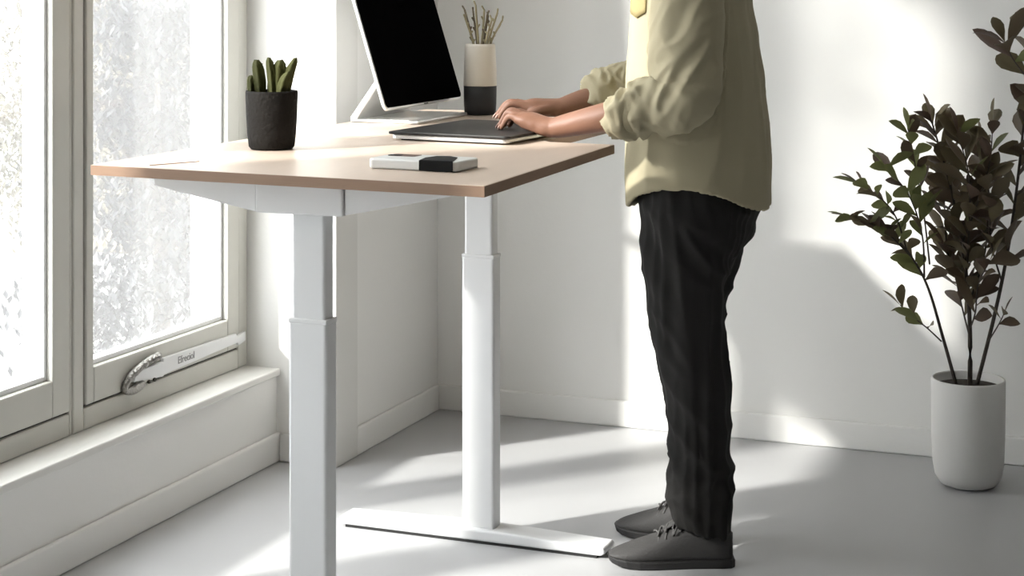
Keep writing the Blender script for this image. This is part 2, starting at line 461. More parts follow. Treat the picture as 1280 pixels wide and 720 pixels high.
def desk_leg(y, tag_=''):
    xc = -1.5585
    bm = B(); box(bm, xc-.040, xc+.040, y-.0225, y+.0225, .028, .66)
    leg = link('leg', bm, M['steel_white'], desk, bevel=.006, seg=3)
    bm = B(); box(bm, xc-.035, xc+.035, y-.0185, y+.0185, .60, T-.08)
    link('inner_column', bm, M['steel_white'], leg, bevel=.006, seg=3)
    bm = B(); box(bm, xc-.0405, xc+.0405, y-.023, y+.023, .655, .664)
    link('collar', bm, M['steel_white'], leg, bevel=.002)
    # foot: long bar with tapered upper edges
    bm = B()
    x0, x1 = xc-.355, xc+.315
    extrude_profile(bm, [(x0+.012, .006), (x1-.012, .006), (x1, .012), (x1-.004, .024), (xc+.06, .032), (xc-.06, .032), (x0+.004, .024), (x0, .012)], (1, 0, 0), (0, 0, 1), (0, y-.038, 0), (0, .076, 0))
    foot = link('foot', bm, M['steel_white'], desk, bevel=.005, seg=3)
    bm = B(); box(bm, x0+.02, x1-.02, y-.035, y+.035, 0, .0065)
    link('foot_pad', bm, M['rubber'], foot)
    # bracket under the top: central housing and two tapering arms
    yb = y-.02
    bm = B(); box(bm, xc-.092, xc+.090, yb-.035, yb+.075, T-.083, T-.0205)
    br = link('bracket', bm, M['steel_white'], desk, bevel=.003)
    bm = B()
    extrude_profile(bm, [(xc-.093, -.083), (xc-.093, -.0205), (xc-.318, -.0205), (xc-.318, -.043)], (1, 0, 0), (0, 0, 1), (0, yb-.030, T), (0, .06, 0))
    link('bracket_arm', bm, M['steel_white'], br, bevel=.003)
    bm = B()
    extrude_profile(bm, [(xc+.0915, -.081), (xc+.0915, -.0205), (xc+.305, -.0205), (xc+.305, -.036)], (1, 0, 0), (0, 0, 1), (0, yb-.030, T), (0, .06, 0))
    link('bracket_arm', bm, M['steel_white'], br, bevel=.003)
desk_leg(2.955)
desk_leg(3.790)
for sx in (-.07, .07):
    bm = B(); box(bm, -1.5585+sx-.02, -1.5585+sx+.02, 3.011, 3.735, T-.05, T-.0205)
    link('crossbar', bm, M['steel_white'], desk, bevel=.003)

# ------------------------------------------------------------------ things on the desk
# cactus pot
cx, cy = -1.807, 3.243
cp = thing('potted_cactus', (cx, cy, T), 'small cactus in a black clay pot near the window side of the desk', 'plant')
bm = B(); lathe(bm, [(0, .001), (.043, .001), (.0475, .006), (.0505, .03), (.053, .07), (.0545, .118), (.0535, .122), (.050, .122), (.048, .105), (0, .104)], (cx, cy, T))
link('pot', bm, M['black_clay'], cp, smooth=True)
bm = B(); lathe(bm, [(0, .108), (.025, .109), (.0475, .106), (.0475, .102), (0, .102)], (cx, cy, T), 24)
link('soil', bm, M['soil'], cp)
def cactus_stem(dx, dy, h, r, lean, seed, flat=1.0, top=.55):
    random.seed(seed); bm = B(); n = 20; rings = []
    for k in range(13):
        t = k/12
        rr = r*.9*(.55+.75*math.sin(min(1, t*1.35+.12)*PI*.62))*(1 if t < .7 else math.sqrt(max(.02, 1-((t-.7)/.3)**2*(1-top*.3))))
        c = V((cx+dx+lean[0]*t*t, cy+dy+lean[1]*t*t, T+.103+h*t))
        rings.append([c+V((math.cos(a)*rr*(1+.16*math.cos(5*a)), math.sin(a)*rr*flat*(1+.16*math.cos(5*a)), .004*noise.noise(V((a, t*9, seed))))) for a in [2*PI*i/n for i in range(n)]])
    loft(bm, rings)
    for k in range(14):                       # spine cushions along the ribs
        t = .15+.8*k/14; a = 2*PI*(k*2 % 5)/5
        c = V((cx+dx+lean[0]*t*t+math.cos(a)*r*1.15, cy+dy+lean[1]*t*t+math.sin(a)*r*flat*1.15, T+.103+h*t))
        bmesh.ops.create_icosphere(bm, subdivisions=1, radius=.0018, matrix=Matrix.Translation(c))
    link('cactus_stem', bm, M['cactus'], cp, smooth=True)
cactus_stem(-.040, -.010, .050, .0075, (-.004, 0), 1)
cactus_stem(-.022, -.006, .083, .0105, (-.010, 0), 2)
cactus_stem(-.008, .018, .055, .009, (.004, .0), 6)
cactus_stem(.010, -.012, .088, .0075, (-.010, 0), 3)
cactus_stem(.017, .000, .083, .0125, (.004, .0), 4)
cactus_stem(.028, -.010, .060, .0095, (.018, 0), 5)
cactus_stem(.032, .004, .088, .0085, (.022, .0), 8)
random.seed(11)

# monitor
mon = thing('monitor', (-1.87, 4.08, T), 'large black desktop monitor tilted back on a white metal stand', 'monitor')
tilt = math.radians(17.5)
def mon_m():  # local: x = out of the screen (toward the person), y = width, z = up the panel
    return Matrix.Translation((-1.829, 4.081, .985)) @ Matrix.Rotation(-tilt, 4, 'Y')
def rrect(w_, h_, r, n=6, z0=0.0):
    out = []
    for (ccx, ccy, a0) in ((w_/2-r, z0+r, -PI/2), (w_/2-r, z0+h_-r, 0), (-w_/2+r, z0+h_-r, PI/2), (-w_/2+r, z0+r, PI)):
        for k in range(n+1):
            a = a0+PI/2*k/n; out.append((ccx+r*math.cos(a), ccy+r*math.sin(a)))
    return out
bm = B(); extrude_profile(bm, rrect(.472, .292, .016), (0, 1, 0), (0, 0, 1), (-.009, 0, 0), (.009, 0, 0))
bmesh.ops.transform(bm, matrix=mon_m(), verts=bm.verts)
hs = link('housing', bm, M['alu'], mon, bevel=.002)
bm = B(); extrude_profile(bm, rrect(.464, .283, .013, z0=.0055), (0, 1, 0), (0, 0, 1), (0, 0, 0), (.001, 0, 0))
bmesh.ops.transform(bm, matrix=mon_m(), verts=bm.verts)
link('screen', bm, M['screen'], hs)
bm = B(); box(bm, .0, .0008, -.012, .012, .0012, .0042)
bmesh.ops.transform(bm, matrix=mon_m(), verts=bm.verts)
link('badge', bm, M['charcoal'], hs)
bm = B()
extrude_profile(bm, [(-1.966, T+.001), (-1.952, T+.001), (-1.8665, T+.128), (-1.8815, T+.128), (-1.966, T+.012)], (1, 0, 0), (0, 0, 1), (0, 3.925, 0), (0, .31, 0))
link('stand_arm', bm, M['alu'], mon, bevel=.003)
bm = B(); box(bm, -1.964, -1.780, 3.925, 4.235, T+.0002, T+.0085)
link('stand_base', bm, M['alu'], mon, bevel=.003)

# laptop (closed)
lp = thing('laptop', (-1.51, 3.70, T), 'closed dark laptop under the person\'s hands on the desk', 'laptop')
lm = Matrix.Translation((-1.505, 3.690, T+.0004)) @ Matrix.Rotation(math.radians(-5), 4, 'Z')
bm = B(); prism(bm, rrect(.285, .365, .012, z0=-.1825), .003, .0125); bmesh.ops.transform(bm, matrix=lm, verts=bm.verts)
link('base', bm, M['alu'], lp, bevel=.002)
bm = B(); prism(bm, rrect(.300, .378, .012, z0=-.189), .0132, .019); bmesh.ops.transform(bm, matrix=lm, verts=bm.verts)
link('lid', bm, M['lid'], lp, bevel=.0015)
for sx in (-1, 1):
    bm = B(); prism(bm, rrect(.25, .012, .004, z0=sx*.165-.006), .0, .004); bmesh.ops.transform(bm, matrix=lm, verts=bm.verts)
    link('foot', bm, M['rubber'], lp)
LAPZ = T+.019

# handheld device
dv = thing('handheld_device', (-1.355, 3.02, T), 'small white handheld device with a black band lying at the near edge of the desk', 'device')
dm = Matrix.Translation((-1.358, 3.018, T)) @ Matrix.Rotation(math.radians(-3), 4, 'Z')
bm = B(); prism(bm, rrect(.186, .100, .012, z0=-.05), .0005, .0195); bmesh.ops.transform(bm, matrix=dm, verts=bm.verts)
bd = link('body', bm, M['white_plastic'], dv, bevel=.004, seg=3)
bm = B()
ring_y = [-.0512, -.0512, -.046, .030, .036, .036]
prism(bm, [(.018, -.0513), (.084, -.0513), (.080, -.034), (.072, -.010), (.062, .018), (.040, .034), (.014, .026), (.008, -.01)], .0190, .0212)
prism(bm, [(.016, -.0515), (.086, -.0515), (.086, -.0495), (.016, -.0495)], .001, .0205)
bmesh.ops.transform(bm, matrix=dm, verts=bm.verts); link('band', bm, M['black_plastic'], dv, bevel=.0012)
bm = B(); prism(bm, rrect(.058, .036, .006, z0=-.006), .0193, .0200)
bmesh.ops.transform(bm, matrix=dm @ Matrix.Translation((-.052, .012, 0)), verts=bm.verts); link('window_panel', bm, M['brown'], dv)
bm = B(); prism(bm, rrect(.026, .018, .004, z0=0), .0197, .0206)
bmesh.ops.transform(bm, matrix=dm @ Matrix.Translation((-.068, .006, 0)), verts=bm.verts); link('button', bm, M['black_plastic'], dv)

# vase with dried twigs
vx, vy = -1.760, 4.272
vs = thing('vase', (vx, vy, T), 'tall cream vase with a charcoal lower half behind the laptop', 'vase')
bm = B(); lathe(bm, [(.0435, .076), (.0438, .08), (.0425, .130), (.0400, .178), (.0385, .185), (.036, .186), (.0345, .182), (.036, .08), (.036, .076)], (vx, vy, T), 40)
# close the tube at its lower rim
bmesh.ops.bridge_loops(bm, edges=[e for e in bm.edges if e.is_boundary])
vb = link('upper_body', bm, M['cream'], vs, smooth=True)
bm = B(); lathe(bm, [(0, .0005), (.037, .0005), (.0410, .004), (.0428, .03), (.0434, .0765), (.0355, .0765), (.034, .012), (0, .010)], (vx, vy, T), 40)
tag(link('lower_body', bm, M['charcoal'], vs, smooth=True), 'charcoal lower half')
twigs = [(-.034, .0, .262, 'twig_dark'), (-.020, .012, .258, 'twig_dark'), (-.006, -.01, .275, 'twig'), (.006, .008, .262, 'twig'), (.018, -.006, .250, 'twig_dark'),
         (.036, .004, .255, 'twig'), (.030, -.012, .238, 'twig'), (-.028, -.012, .240, 'twig'), (.012, .014, .246, 'twig_dark'), (.044, .012, .236, 'twig')]
for i, (dx, dy, h, mk) in enumerate(twigs):
    bm = B(); b0 = V((vx-dx*.25, vy-dy*.25, T+.012)); tp = V((vx+dx*1.30, vy+dy*1.2, T+h+.012))
    mid = V((vx+dx*.42, vy+dy*.42, T+.165))
    stube(bm, [b0, mid, tp], [.0030, .0031, .0026], 6, 4)
    for k in range(5):
        f = .62+.38*k/4; c = mid.lerp(tp, max(0, (f-.62)/.38))
        a = random.uniform(0, 6.28); e = c+V((math.cos(a)*.006, math.sin(a)*.006, .010))
        tube(bm, [c, e], [.0021, .0026], 5)
    o = link('dried_twig', bm, M[mk], None, smooth=True)
    kind = {'twig_dark': 'thin dark brown dried twig standing in the cream and charcoal vase', 'twig': 'thin straw-coloured dried twig standing in the cream and charcoal vase'}[mk]
    tag(o, kind, 'twig', 'dark twigs in the vase' if mk == 'twig_dark' else 'straw-coloured twigs in the vase')

# ------------------------------------------------------------------ potted plant by the back wall
px0, py0 = -.557, 4.650
pl = thing('potted_plant', (px0, py0, 0), 'tall leafy plant with foliage coloured as if in shade in a white round planter by the back wall', 'plant')
bm = B(); lathe(bm, [(0, .001), (.055, .001), (.072, .008), (.084, .028), (.0895, .06), (.092, .12), (.0935, .27), (.0925, .275), (.0885, .275), (.087, .27), (.086, .25), (0, .249)], (px0, py0, 0), 56)
link('planter', bm, M['planter'], pl, smooth=True)
bm = B(); lathe(bm, [(0, .258), (.05, .257), (.0865, .253), (.0865, .25), (0, .25)], (px0, py0, 0), 32)
link('soil', bm, M['soil'], pl)
PXM = .00206
def pp(ix, iy, dy=0.0):   # plant sketch units -> world, measured from the pot's base
    return V((px0+(ix-1211)*PXM*1.0, py0+dy, (605-iy)*PXM))
leafbm, leafgbm = B(), B()
def leaf(bm, base, direc, L, W, roll, droop=.25):
    dv_ = direc.normalized(); s = dv_.cross(V((0, 0, 1)))
    if s.length < .05: s = V((1, 0, 0))
    s.normalize(); s = Matrix.Rotation(roll, 3, dv_) @ s; u = s.cross(dv_).normalized()
    prof = [(0, .06), (.15, .30), (.35, .72), (.58, 1.0), (.78, .84), (.92, .45), (1, .02)]
    row = []
    for t, wd in prof:
        c = base+dv_*(L*t)-V((0, 0, 1))*(droop*L*t*t)
        h = W*.5*wd
        row.append([bm.verts.new(c-s*h+u*(h*.35)), bm.verts.new(c), bm.verts.new(c+s*h+u*(h*.35))])
    for a, b in zip(row[:-1], row[1:]):
        for k in (0, 1): bm.faces.new([a[k], a[k+1], b[k+1], b[k]])
stems = []
def branch(pts, r0, r1, nleaf, f0=.35, L=.075, green=0.0, tip=True, spread=1.0):
    P, R = smooth_path(pts, [r0+(r1-r0)*i/(len(pts)-1) for i in range(len(pts))], 6)
    bm = B(); tube(bm, P, R, 7); stems.append(bm)
    n = len(P)-1
    for k in range(nleaf):
        f = f0+(1-f0)*(k+.3)/nleaf; i = min(n-1, int(f*n)); p = P[i].lerp(P[i+1], f*n-i)
        t = (P[i+1]-P[i]).normalized()
        a = k*2.4+random.uniform(-.5, .5)
        side = V((math.cos(a), .65*math.sin(a), .0))
        dr = t*random.uniform(.45, .9)+side*random.uniform(.5, .95)*spread
        q = p+dr.normalized()*.012
        if q.y > YB-.10: dr.y = -abs(dr.y)
        L_ = L*1.22
        leaf(leafgbm if random.random() < green else leafbm, p, dr, L_*random.uniform(.6, 1.2), L_*.46*random.uniform(.8, 1.2), random.uniform(-1.2, 1.2), random.uniform(-.1, .35))
    if tip:
        t = (P[-1]-P[-2]).normalized()
        leaf(leafgbm if random.random() < green else leafbm, P[-1], t, L*1.05, L*.36, .3, .05)
# three main canes
c1 = [pp(1200, 488, -.02), pp(1182, 420, -.03), pp(1165, 360, -.04), pp(1146, 320, -.06), pp(1118, 285, -.08)]
c2 = [pp(1213, 490), pp(1213, 400), pp(1206, 320, .0), pp(1190, 230, -.02), pp(1168, 150, -.03)]
c3 = [pp(1219, 488, .02), pp(1240, 400, .03), pp(1256, 320, .03), pp(1268, 240, .02), pp(1278, 150, 0), pp(1288, 60, -.04), pp(1294, -20, -.06)]
branch(c1, .0050, .0020, 15, .55, .062, .45)
branch(c2, .0068, .0020, 42, .32, .074, .05)
branch(c3, .0055, .0020, 30, .30, .082, .1)
# side branches
branch([pp(1146, 320, -.06), pp(1122, 292, -.10), pp(1096, 275, -.12), pp(1072, 268, -.13)], .0026, .0012, 15, .2, .050, .35)
branch([pp(1140, 312, -.06), pp(1128, 270, -.08), pp(1110, 245, -.10), pp(1085, 228, -.11)], .0026, .0012, 13, .2, .052, .35)
branch([pp(1160, 345, -.04), pp(1160, 290, -.08), pp(1145, 240, -.10), pp(1118, 205, -.12)], .0028, .0012, 14, .25, .066, .85)
branch([pp(1165, 330, -.02), pp(1160, 260, -.06), pp(1150, 200, -.07), pp(1143, 160, -.08)], .0026, .0012, 14, .3, .060, .8)
branch([pp(1180, 425, -.03), pp(1166, 408, -.06), pp(1150, 393, -.08), pp(1134, 378, -.09)], .0022, .0012, 6, .3, .058, .3)
branch([pp(1210, 370, 0), pp(1186, 330, .03), pp(1180, 270, .04), pp(1178, 215, .04)], .0032, .0014, 22, .15, .074, .0)
branch([pp(1208, 350, 0), pp(1214, 290, -.04), pp(1216, 220, -.06), pp(1203, 165, -.07)], .0032, .0014, 22, .15, .076, .1)
branch([pp(1211, 380, 0), pp(1228, 320, .05), pp(1232, 250, .06), pp(1224, 185, .06)], .0032, .0014, 20, .15, .078, .0)
branch([pp(1205, 300, 0), pp(1225, 250, -.05), pp(1240, 200, -.06), pp(1244, 150, -.06)], .0026, .0012, 12, .2, .066, .05)
branch([pp(1250, 350, .03), pp(1240, 300, -.02), pp(1240, 250, -.05), pp(1236, 210, -.06)], .0026, .0012, 14, .2, .072, .0)
branch([pp(1213, 420, 0), pp(1200, 385, .05), pp(1192, 350, .06), pp(1188, 310, .06)], .0026, .0012, 10, .2, .070, .05)
branch([pp(1232, 430, .02), pp(1248, 402, -.02), pp(1256, 385, -.03)], .0020, .0012, 3, .5, .052, .1)
branch([pp(1213, 410, 0), pp(1222, 385, -.04), pp(1226, 350, -.05), pp(1240, 320, -.05)], .0024, .0012, 9, .2, .072, .0)
branch([pp(1270, 220, .02), pp(1290, 170, -.02), pp(1300, 120, -.05)], .0024, .0012, 10, .2, .080, .1)
branch([pp(1284, 95, -.03), pp(1270, 70, -.10), pp(1262, 48, -.14)], .0022, .0012, 5, .4, .085, .1)
branch([pp(1288, 60, -.04), pp(1310, 20, -.06), pp(1325, -20, -.06)], .0022, .0012, 10, .2, .085, .1)
for s in stems: link('stem', s, M['bark'], pl, smooth=True)
link('foliage', leafbm, M['leaf'], pl, smooth=True)
tag(link('foliage', leafgbm, M['leaf_lit'], pl, smooth=True), 'green leaves coloured as if lit')

# ------------------------------------------------------------------ person
YC = 3.885
P0 = (-1.06, YC, 0)
person = thing('person', P0, 'person in khaki shirt and black trousers standing at the desk, hands on the laptop', 'person')

def ell(cx_, cy_, z, a, b, n=40, pw=1.0):
    out = []
    for k in range(n):
        t = 2*PI*k/n; c, s = math.cos(t), math.sin(t)
        out.append(V((cx_+a*math.copysign(abs(c)**pw, c), cy_+b*math.copysign(abs(s)**pw, s), z)))
    return out

# --- arm joints (left arm is the nearer one)
SHL, ELL_, WRL = V((-1.020, 3.700, 1.315)), V((-1.040, 3.640, 1.040)), V((-1.325, 3.640, .974))
SHR, ELR, WRR = V((-1.060, 4.060, 1.315)), V((-1.160, 4.100, 1.085)), V((-1.420, 3.955, .996))
CUL = WRL.lerp(ELL_, .54); CUL = V((-1.170, 3.634, 1.004))
CUR = V((-1.335, 4.005, 1.033))

# --- body: one continuous surface
bb = B()
# trunk
loft(bb, [ell(x, YC, z, a, b, 32) for z, x, a, b in ((.76, -1.065, .10, .14), (.84, -1.060, .115, .155), (.95, -1.065, .115, .145), (1.05, -1.070, .10, .135), (1.15, -1.072, .105, .15), (1.25, -1.07, .105, .165), (1.31, -1.06, .085, .165), (1.35, -1.062, .062, .11), (1.38, -1.068, .050, .055))])
# neck and head
tube(bb, [(-1.062, YC, 1.33), (-1.078, YC, 1.40), (-1.092, YC, 1.47)], [.055, .048, .050], 16)
HC = V((-1.112, YC, 1.545))
hr = []
for k in range(15):
    t = k/14; z = -.105+.215*t
    a = .094*math.sqrt(max(.02, 1-((t-.56)/.56)**2)) if t > .56 else .094*(.62+.38*math.sin(t/.56*PI/2))
    b = .074*math.sqrt(max(.02, 1-((t-.58)/.55)**2)) if t > .58 else .074*(.55+.45*math.sin(t/.58*PI/2))
    hr.append(ell(HC.x-.012*(1-t), YC, HC.z+z, a, b, 32))
loft(bb, hr)
stube(bb, [HC+V((-.088, 0, .020)), HC+V((-.104, 0, -.012)), HC+V((-.096, 0, -.028))], [.008, .012, .011], 10)       # nose
for s in (-1, 1):
    tube(bb, [HC+V((-.090, s*.012, -.030)), HC+V((-.096, s*.004, -.030))], [.007, .008], 8)
    stube(bb, [HC+V((-.094, s*.020, -.058)), HC+V((-.098, s*.008, -.056)), HC+V((-.098, 0, -.057))], [.004, .006, .006], 8)  # lips
    stube(bb, [HC+V((-.090, s*.015, -.069)), HC+V((-.094, 0, -.070))], [.005, .007], 8)
    stube(bb, [HC+V((-.084, s*.048, .030)), HC+V((-.095, s*.030, .034)), HC+V((-.095, s*.014, .028))], [.005, .007, .005], 8)  # brow
    stube(bb, [HC+V((.000, s*.072, -.025)), HC+V((.006, s*.082, .0)), HC+V((.012, s*.083, .022)), HC+V((-.004, s*.076, .026))], [.006, .008, .009, .006], 8)  # ear
# arms
def arm(sh, el, wr, r):
    stube(bb, [sh, sh.lerp(el, .5), el, el.lerp(wr, .3), el.lerp(wr, .7), wr], [(.036, .036), (.038, .038), (.038, .038), (.040, .038), (.032, .030), (.027, .0225)], 18, 5)
arm(SHL, ELL_, WRL, 1); arm(SHR, ELR, WRR, 1)
# hands
nails = []
def hand(wr, mc, side, tips, thumb):
    """wr wrist centre, mc centre of the knuckle row, side = +1 when the thumb lies toward +Y"""
    fw = (mc-wr).normalized(); lat = V((0, 0, 1)).cross(fw).normalized()
    if lat.y*side < 0: lat = -lat                    # points to the thumb side
    up_ = fw.cross(lat); up_ = up_ if up_.z > 0 else -up_
    # palm
    stube(bb, [wr, wr.lerp(mc, .35)-up_*.002, wr.lerp(mc, .75), mc-up_*.002], [(.027, .0225), (.033, .022), (.040, .019), (.040, .0145)], 18, 5)
    # heel of the hand: thumb and little-finger pads
    tube(bb, [wr.lerp(mc, .15)+lat*.016-up_*.008, wr.lerp(mc, .7)+lat*.026-up_*.006], [.014, .011], 10)
    tube(bb, [wr.lerp(mc, .15)-lat*.017-up_*.007, wr.lerp(mc, .8)-lat*.026-up_*.006], [.014, .011], 10)
    for k, (off, back, ln, rr, (lift, reach, splay)) in enumerate(zip((.029, .0095, -.0105, -.029), (.002, .0, .004, .012), (.070, .078, .072, .058), (.0088, .0090, .0086, .0078), tips)):
        m0 = mc+lat*off-fw*back
        f2 = (fw+lat*splay).normalized()
        p1 = m0+f2*(ln*.46)+up_*lift
        surf = V((m0.x+f2.x*ln*reach, m0.y+f2.y*ln*reach, LAPZ+rr*.85))
        p2 = p1.lerp(surf, .55)+up_*(.006)
        root = m0-fw*.03-up_*.003
        P, R = smooth_path([root, m0+up_*.002, p1, p2, surf], [rr*1.02, rr*1.1, rr*1.03, rr*.95, rr*.80], 4)
        tube(bb, P, R, 12)
        dd_ = (surf-p2).normalized(); nn = dd_.cross(lat).normalized(); nn = nn if nn.z > 0 else -nn
        nails.append((surf+nn*rr*.72+dd_*.001, dd_, nn, rr))
    # thumb: leaves the side of the palm near its base
    t0 = wr.lerp(mc, .22)+lat*.020-up_*.004
    P, R = smooth_path([t0, t0+lat*.022+fw*.026-up_*.004]+[t0+lat*a+fw*b+V((0, 0, 1))*(LAPZ+.010-t0.z)*c for a, b, c in thumb], [.0135, .0125, .0105, .0085], 4)
    tube(bb, P, R, 12)
    dd_ = (P[-1]-P[-3]).normalized(); nn = V((0, 0, 1))
    nails.append((P[-1]+nn*.0072, dd_, nn, .0095))
MCL, MCR = V((-1.402, 3.650, .994)), V((-1.503, 3.935, 1.000))
hand(WRL, MCL, +1, ((.003, .80, .08), (.005, .80, .02), (.004, .78, -.04), (.001, .82, -.12)), ((.030, .050, .75), (.030, .072, 1.0)))
hand(WRR, MCR, -1, ((.004, .88, .06), (.006, .88, .0), (.005, .86, -.05), (.002, .86, -.12)), ((.030, .050, .75), (.030, .072, 1.0)))
# legs and feet inside the clothes
LK, LA = V((-1.062, 3.815, .47)), V((-1.022, 3.808, .10))
RK, RA = V((-1.098, 3.960, .47)), V((-1.052, 3.968, .10))
stube(bb, [(-1.055, 3.815, .80), (-1.058, 3.812, .64), LK, (-1.035, 3.81, .30), LA, (-1.020, 3.808, .055)], [.085, .072, .052, .044, .027, .026], 16, 4, up=(1, 0, 0))
stube(bb, [(-1.065, 3.955, .80), (-1.085, 3.958, .64), RK, (-1.075, 3.962, .30), RA, (-1.048, 3.969, .055)], [.085, .072, .052, .044, .027, .026], 16, 4, up=(1, 0, 0))
tube(bb, [LA+V((0, 0, -.055)), V((-1.08, 3.785, .038)), V((-1.17, 3.75, .034))], [.028, .022, .014], 12)
tube(bb, [RA+V((0, 0, -.055)), V((-1.12, 3.965, .038)), V((-1.21, 3.957, .034))], [.028, .022, .014], 12)
body = remeshed('body', bb, .0036, 3, None, M['skin'], person)
for c, dd_, nn, rr in nails:
    bm = B(); s = dd_.cross(nn).normalized()
    mtx = Matrix.Translation(c) @ Matrix((s, dd_, nn)).transposed().to_4x4() @ Matrix.Diagonal((rr*.68, rr*.95, rr*.22, 1))
    bmesh.ops.create_uvsphere(bm, u_segments=12, v_segments=8, radius=1, matrix=mtx)
    o = link('nail', bm, M['nail'], None, smooth=True); o.parent = body; o.matrix_parent_inverse = Matrix.Translation(body.parent.location*0)
    o.matrix_parent_inverse = (Matrix.Translation(person.location) @ body.matrix_parent_inverse).inverted()
for s in (-1, 1):
    bm = B(); bmesh.ops.create_uvsphere(bm, u_segments=16, v_segments=10, radius=.0115, matrix=Matrix.Translation(HC+V((-.080, s*.031, .012))))
    ey = link('eye', bm, M['eye'], person, smooth=True)
    bm = B(); bmesh.ops.create_uvsphere(bm, u_segments=12, v_segments=8, radius=.0055, matrix=Matrix.Translation(HC+V((-.0875, s*.0315, .011))))
    o = link('iris', bm, M['hair'], None, smooth=True); o.parent = ey; o.matrix_parent_inverse = (Matrix.Translation(person.location) @ ey.matrix_parent_inverse).inverted()
# hair: short bob round the back of the head
hb = B()
hr = []
for k in range(16):
    t = k/15; z = -.070+.203*t
    cap = math.sqrt(max(.015, 1-max(0, (t-.42)/.59)**2))
    front = -.030-.085*max(0, min(1, (t-.50)/.22))      # hairline: open in front of the ears, fringe above the brow
    hr.append([V((max(p.x, HC.x+front*(cap if t > .75 else 1)), p.y, p.z)) for p in ell(HC.x+.006, YC, HC.z+z, .116*cap, .093*cap, 40)])
loft(hb, hr)
remeshed('hair', hb, .006, 4, lambda p: .0025*noise.noise(V((p.x*60, p.y*60, p.z*8))), M['hair'], person)

# --- shirt
SH = [  # z, centre x, half depth, half width
    (.775, -1.062, .158, .196), (.86, -1.063, .158, .197), (.95, -1.066, .154, .190), (1.07, -1.071, .147, .182), (1.16, -1.074, .138, .180),
    (1.255, -1.077, .128, .184), (1.31, -1.070, .110, .186), (1.345, -1.066, .086, .152), (1.375, -1.068, .064, .085), (1.395, -1.072, .056, .060)]
sb = B(); rings = []
N = 72
for j in range(28):
    t = j/27; ring = []
    for k in range(N):
        a = 2*PI*k/N
        hem = .780+.062*math.sin(a)**2
        if math.cos(a) > 0: hem += .004
        z = hem+(1.395-hem)*t
        cx_, aa, b2 = lerp_table(SH, z)
        ring.append(V((cx_+aa*math.copysign(abs(math.cos(a))**.9, math.cos(a)), YC+b2*math.copysign(abs(math.sin(a))**.92, math.sin(a)), z)))
    rings.append(ring)
# hollow: inner wall offset, so the hem reads as cloth
inner = []
for r in rings[:9]:
    c = sum(r, V())/len(r)
    inner.append([V((c.x+(p.x-c.x)*.955, c.y+(p.y-c.y)*.955, p.z)) for p in r])
full = list(reversed(inner))+rings
loft(sb, full)
def sleeve(sh, el, cu, r):
    stube(sb, [sh, sh.lerp(el, .35), sh.lerp(el, .72), el, el.lerp(cu, .45), cu], r, 22, 6)
sleeve(V((-1.045, 3.725, 1.300)), V((-1.030, 3.655, 1.052)), CUL, [(.078, .080), (.076, .076), (.072, .074), (.062, .062), (.052, .053), (.042, .041)])
sleeve(V((-1.075, 4.035, 1.300)), ELR, CUR, [(.075, .080), (.070, .074), (.064, .068), (.058, .058), (.054, .054), (.045, .044)])
def seg_dist(p, a, b):
    ab = b-a; t = max(0, min(1, (p-a).dot(ab)/ab.dot(ab))); return (p-(a+ab*t)).length, t
def shirt_disp(p):
    dl, tl = seg_dist(p, ELL_, CUL); dr, tr = seg_dist(p, ELR, CUR)
    du, tu = seg_dist(p, SHL, ELL_)
    out = .0055*noise.noise(V((p.x*9, p.y*9, p.z*4.5)))+.0016*noise.noise(V((p.x*22, p.y*22, p.z*11)))
    w_ = max(0, 1-max(0, dl-.045)/.05)*max(.25, tl); w2_ = max(0, 1-max(0, dr-.045)/.05)
    ww = max(w_, w2_)
    if ww > 0:
        n = noise.noise(V((p.x*42, p.y*26, (p.z+p.x*.5)*30)))
        out += ww*.012*(1-2.2*abs(n))
    if du < .11:
        g = noise.noise(V((p.x*16+3, p.y*8, (p.z-p.x*1.2)*16)))
        out += .009*(1-2.2*abs(g))*max(.25, min(1, tu*1.3))
    # long soft drape folds on the trunk
    g = noise.noise(V((math.atan2(p.y-YC, p.x+1.06)*2.6, p.z*2.2+p.x*2, 4)))
    out += .008*(1-2*abs(g))*(1-.5*max(0, min(1, (p.z-1.05)/.2)))
    if ww < .2: out *= max(.25, min(1, (p.z-.80)/.10))
    # hem stitch line
    return out
shirt = remeshed('shirt', sb, .0050, 3, shirt_disp, M['shirt'], person)
def sub(o, par):
    o.parent = par; o.matrix_parent_inverse = (Matrix.Translation(person.location) @ par.matrix_parent_inverse).inverted(); return o
# rolled cuffs
def cuff(el, cu, r):
    dirv = (cu-el).normalized(); s = dirv.cross(V((0, 0, 1))).normalized(); u = s.cross(dirv).normalized()
    rows = []
    prof = [(-.046, r*.97), (-.043, r*1.13), (-.026, r*1.16), (-.008, r*1.12), (.006, r*1.08), (.010, r*1.02), (.006, r*.93), (-.020, r*.93)]
    for (dz, rad) in prof:
        row = []
        for k in range(40):
            a = 2*PI*k/40
            wob = 1+.028*noise.noise(V((math.cos(a)*2.2, math.sin(a)*2.2, dz*28+el.y*7)))
            shear = .010*math.sin(a)
            row.append(cu+dirv*(dz+.006-shear)+s*(rad*wob*math.cos(a))+u*(rad*wob*math.sin(a)))
        rows.append(row)
    bm = B(); vr = [[bm.verts.new(p) for p in r_] for r_ in rows]
    for i in range(len(vr)):
        a_, b_ = vr[i], vr[(i+1) % len(vr)]
        for k in range(40): bm.faces.new([a_[k], a_[(k+1) % 40], b_[(k+1) % 40], b_[k]])
    o = link('cuff', bm, M['shirt'], None, smooth=True); md = o.modifiers.new('s', 'SUBSURF'); md.levels = md.render_levels = 1
    sub(o, shirt)
cuff(ELL_, CUL, .0425); cuff(ELR, CUR, .042)
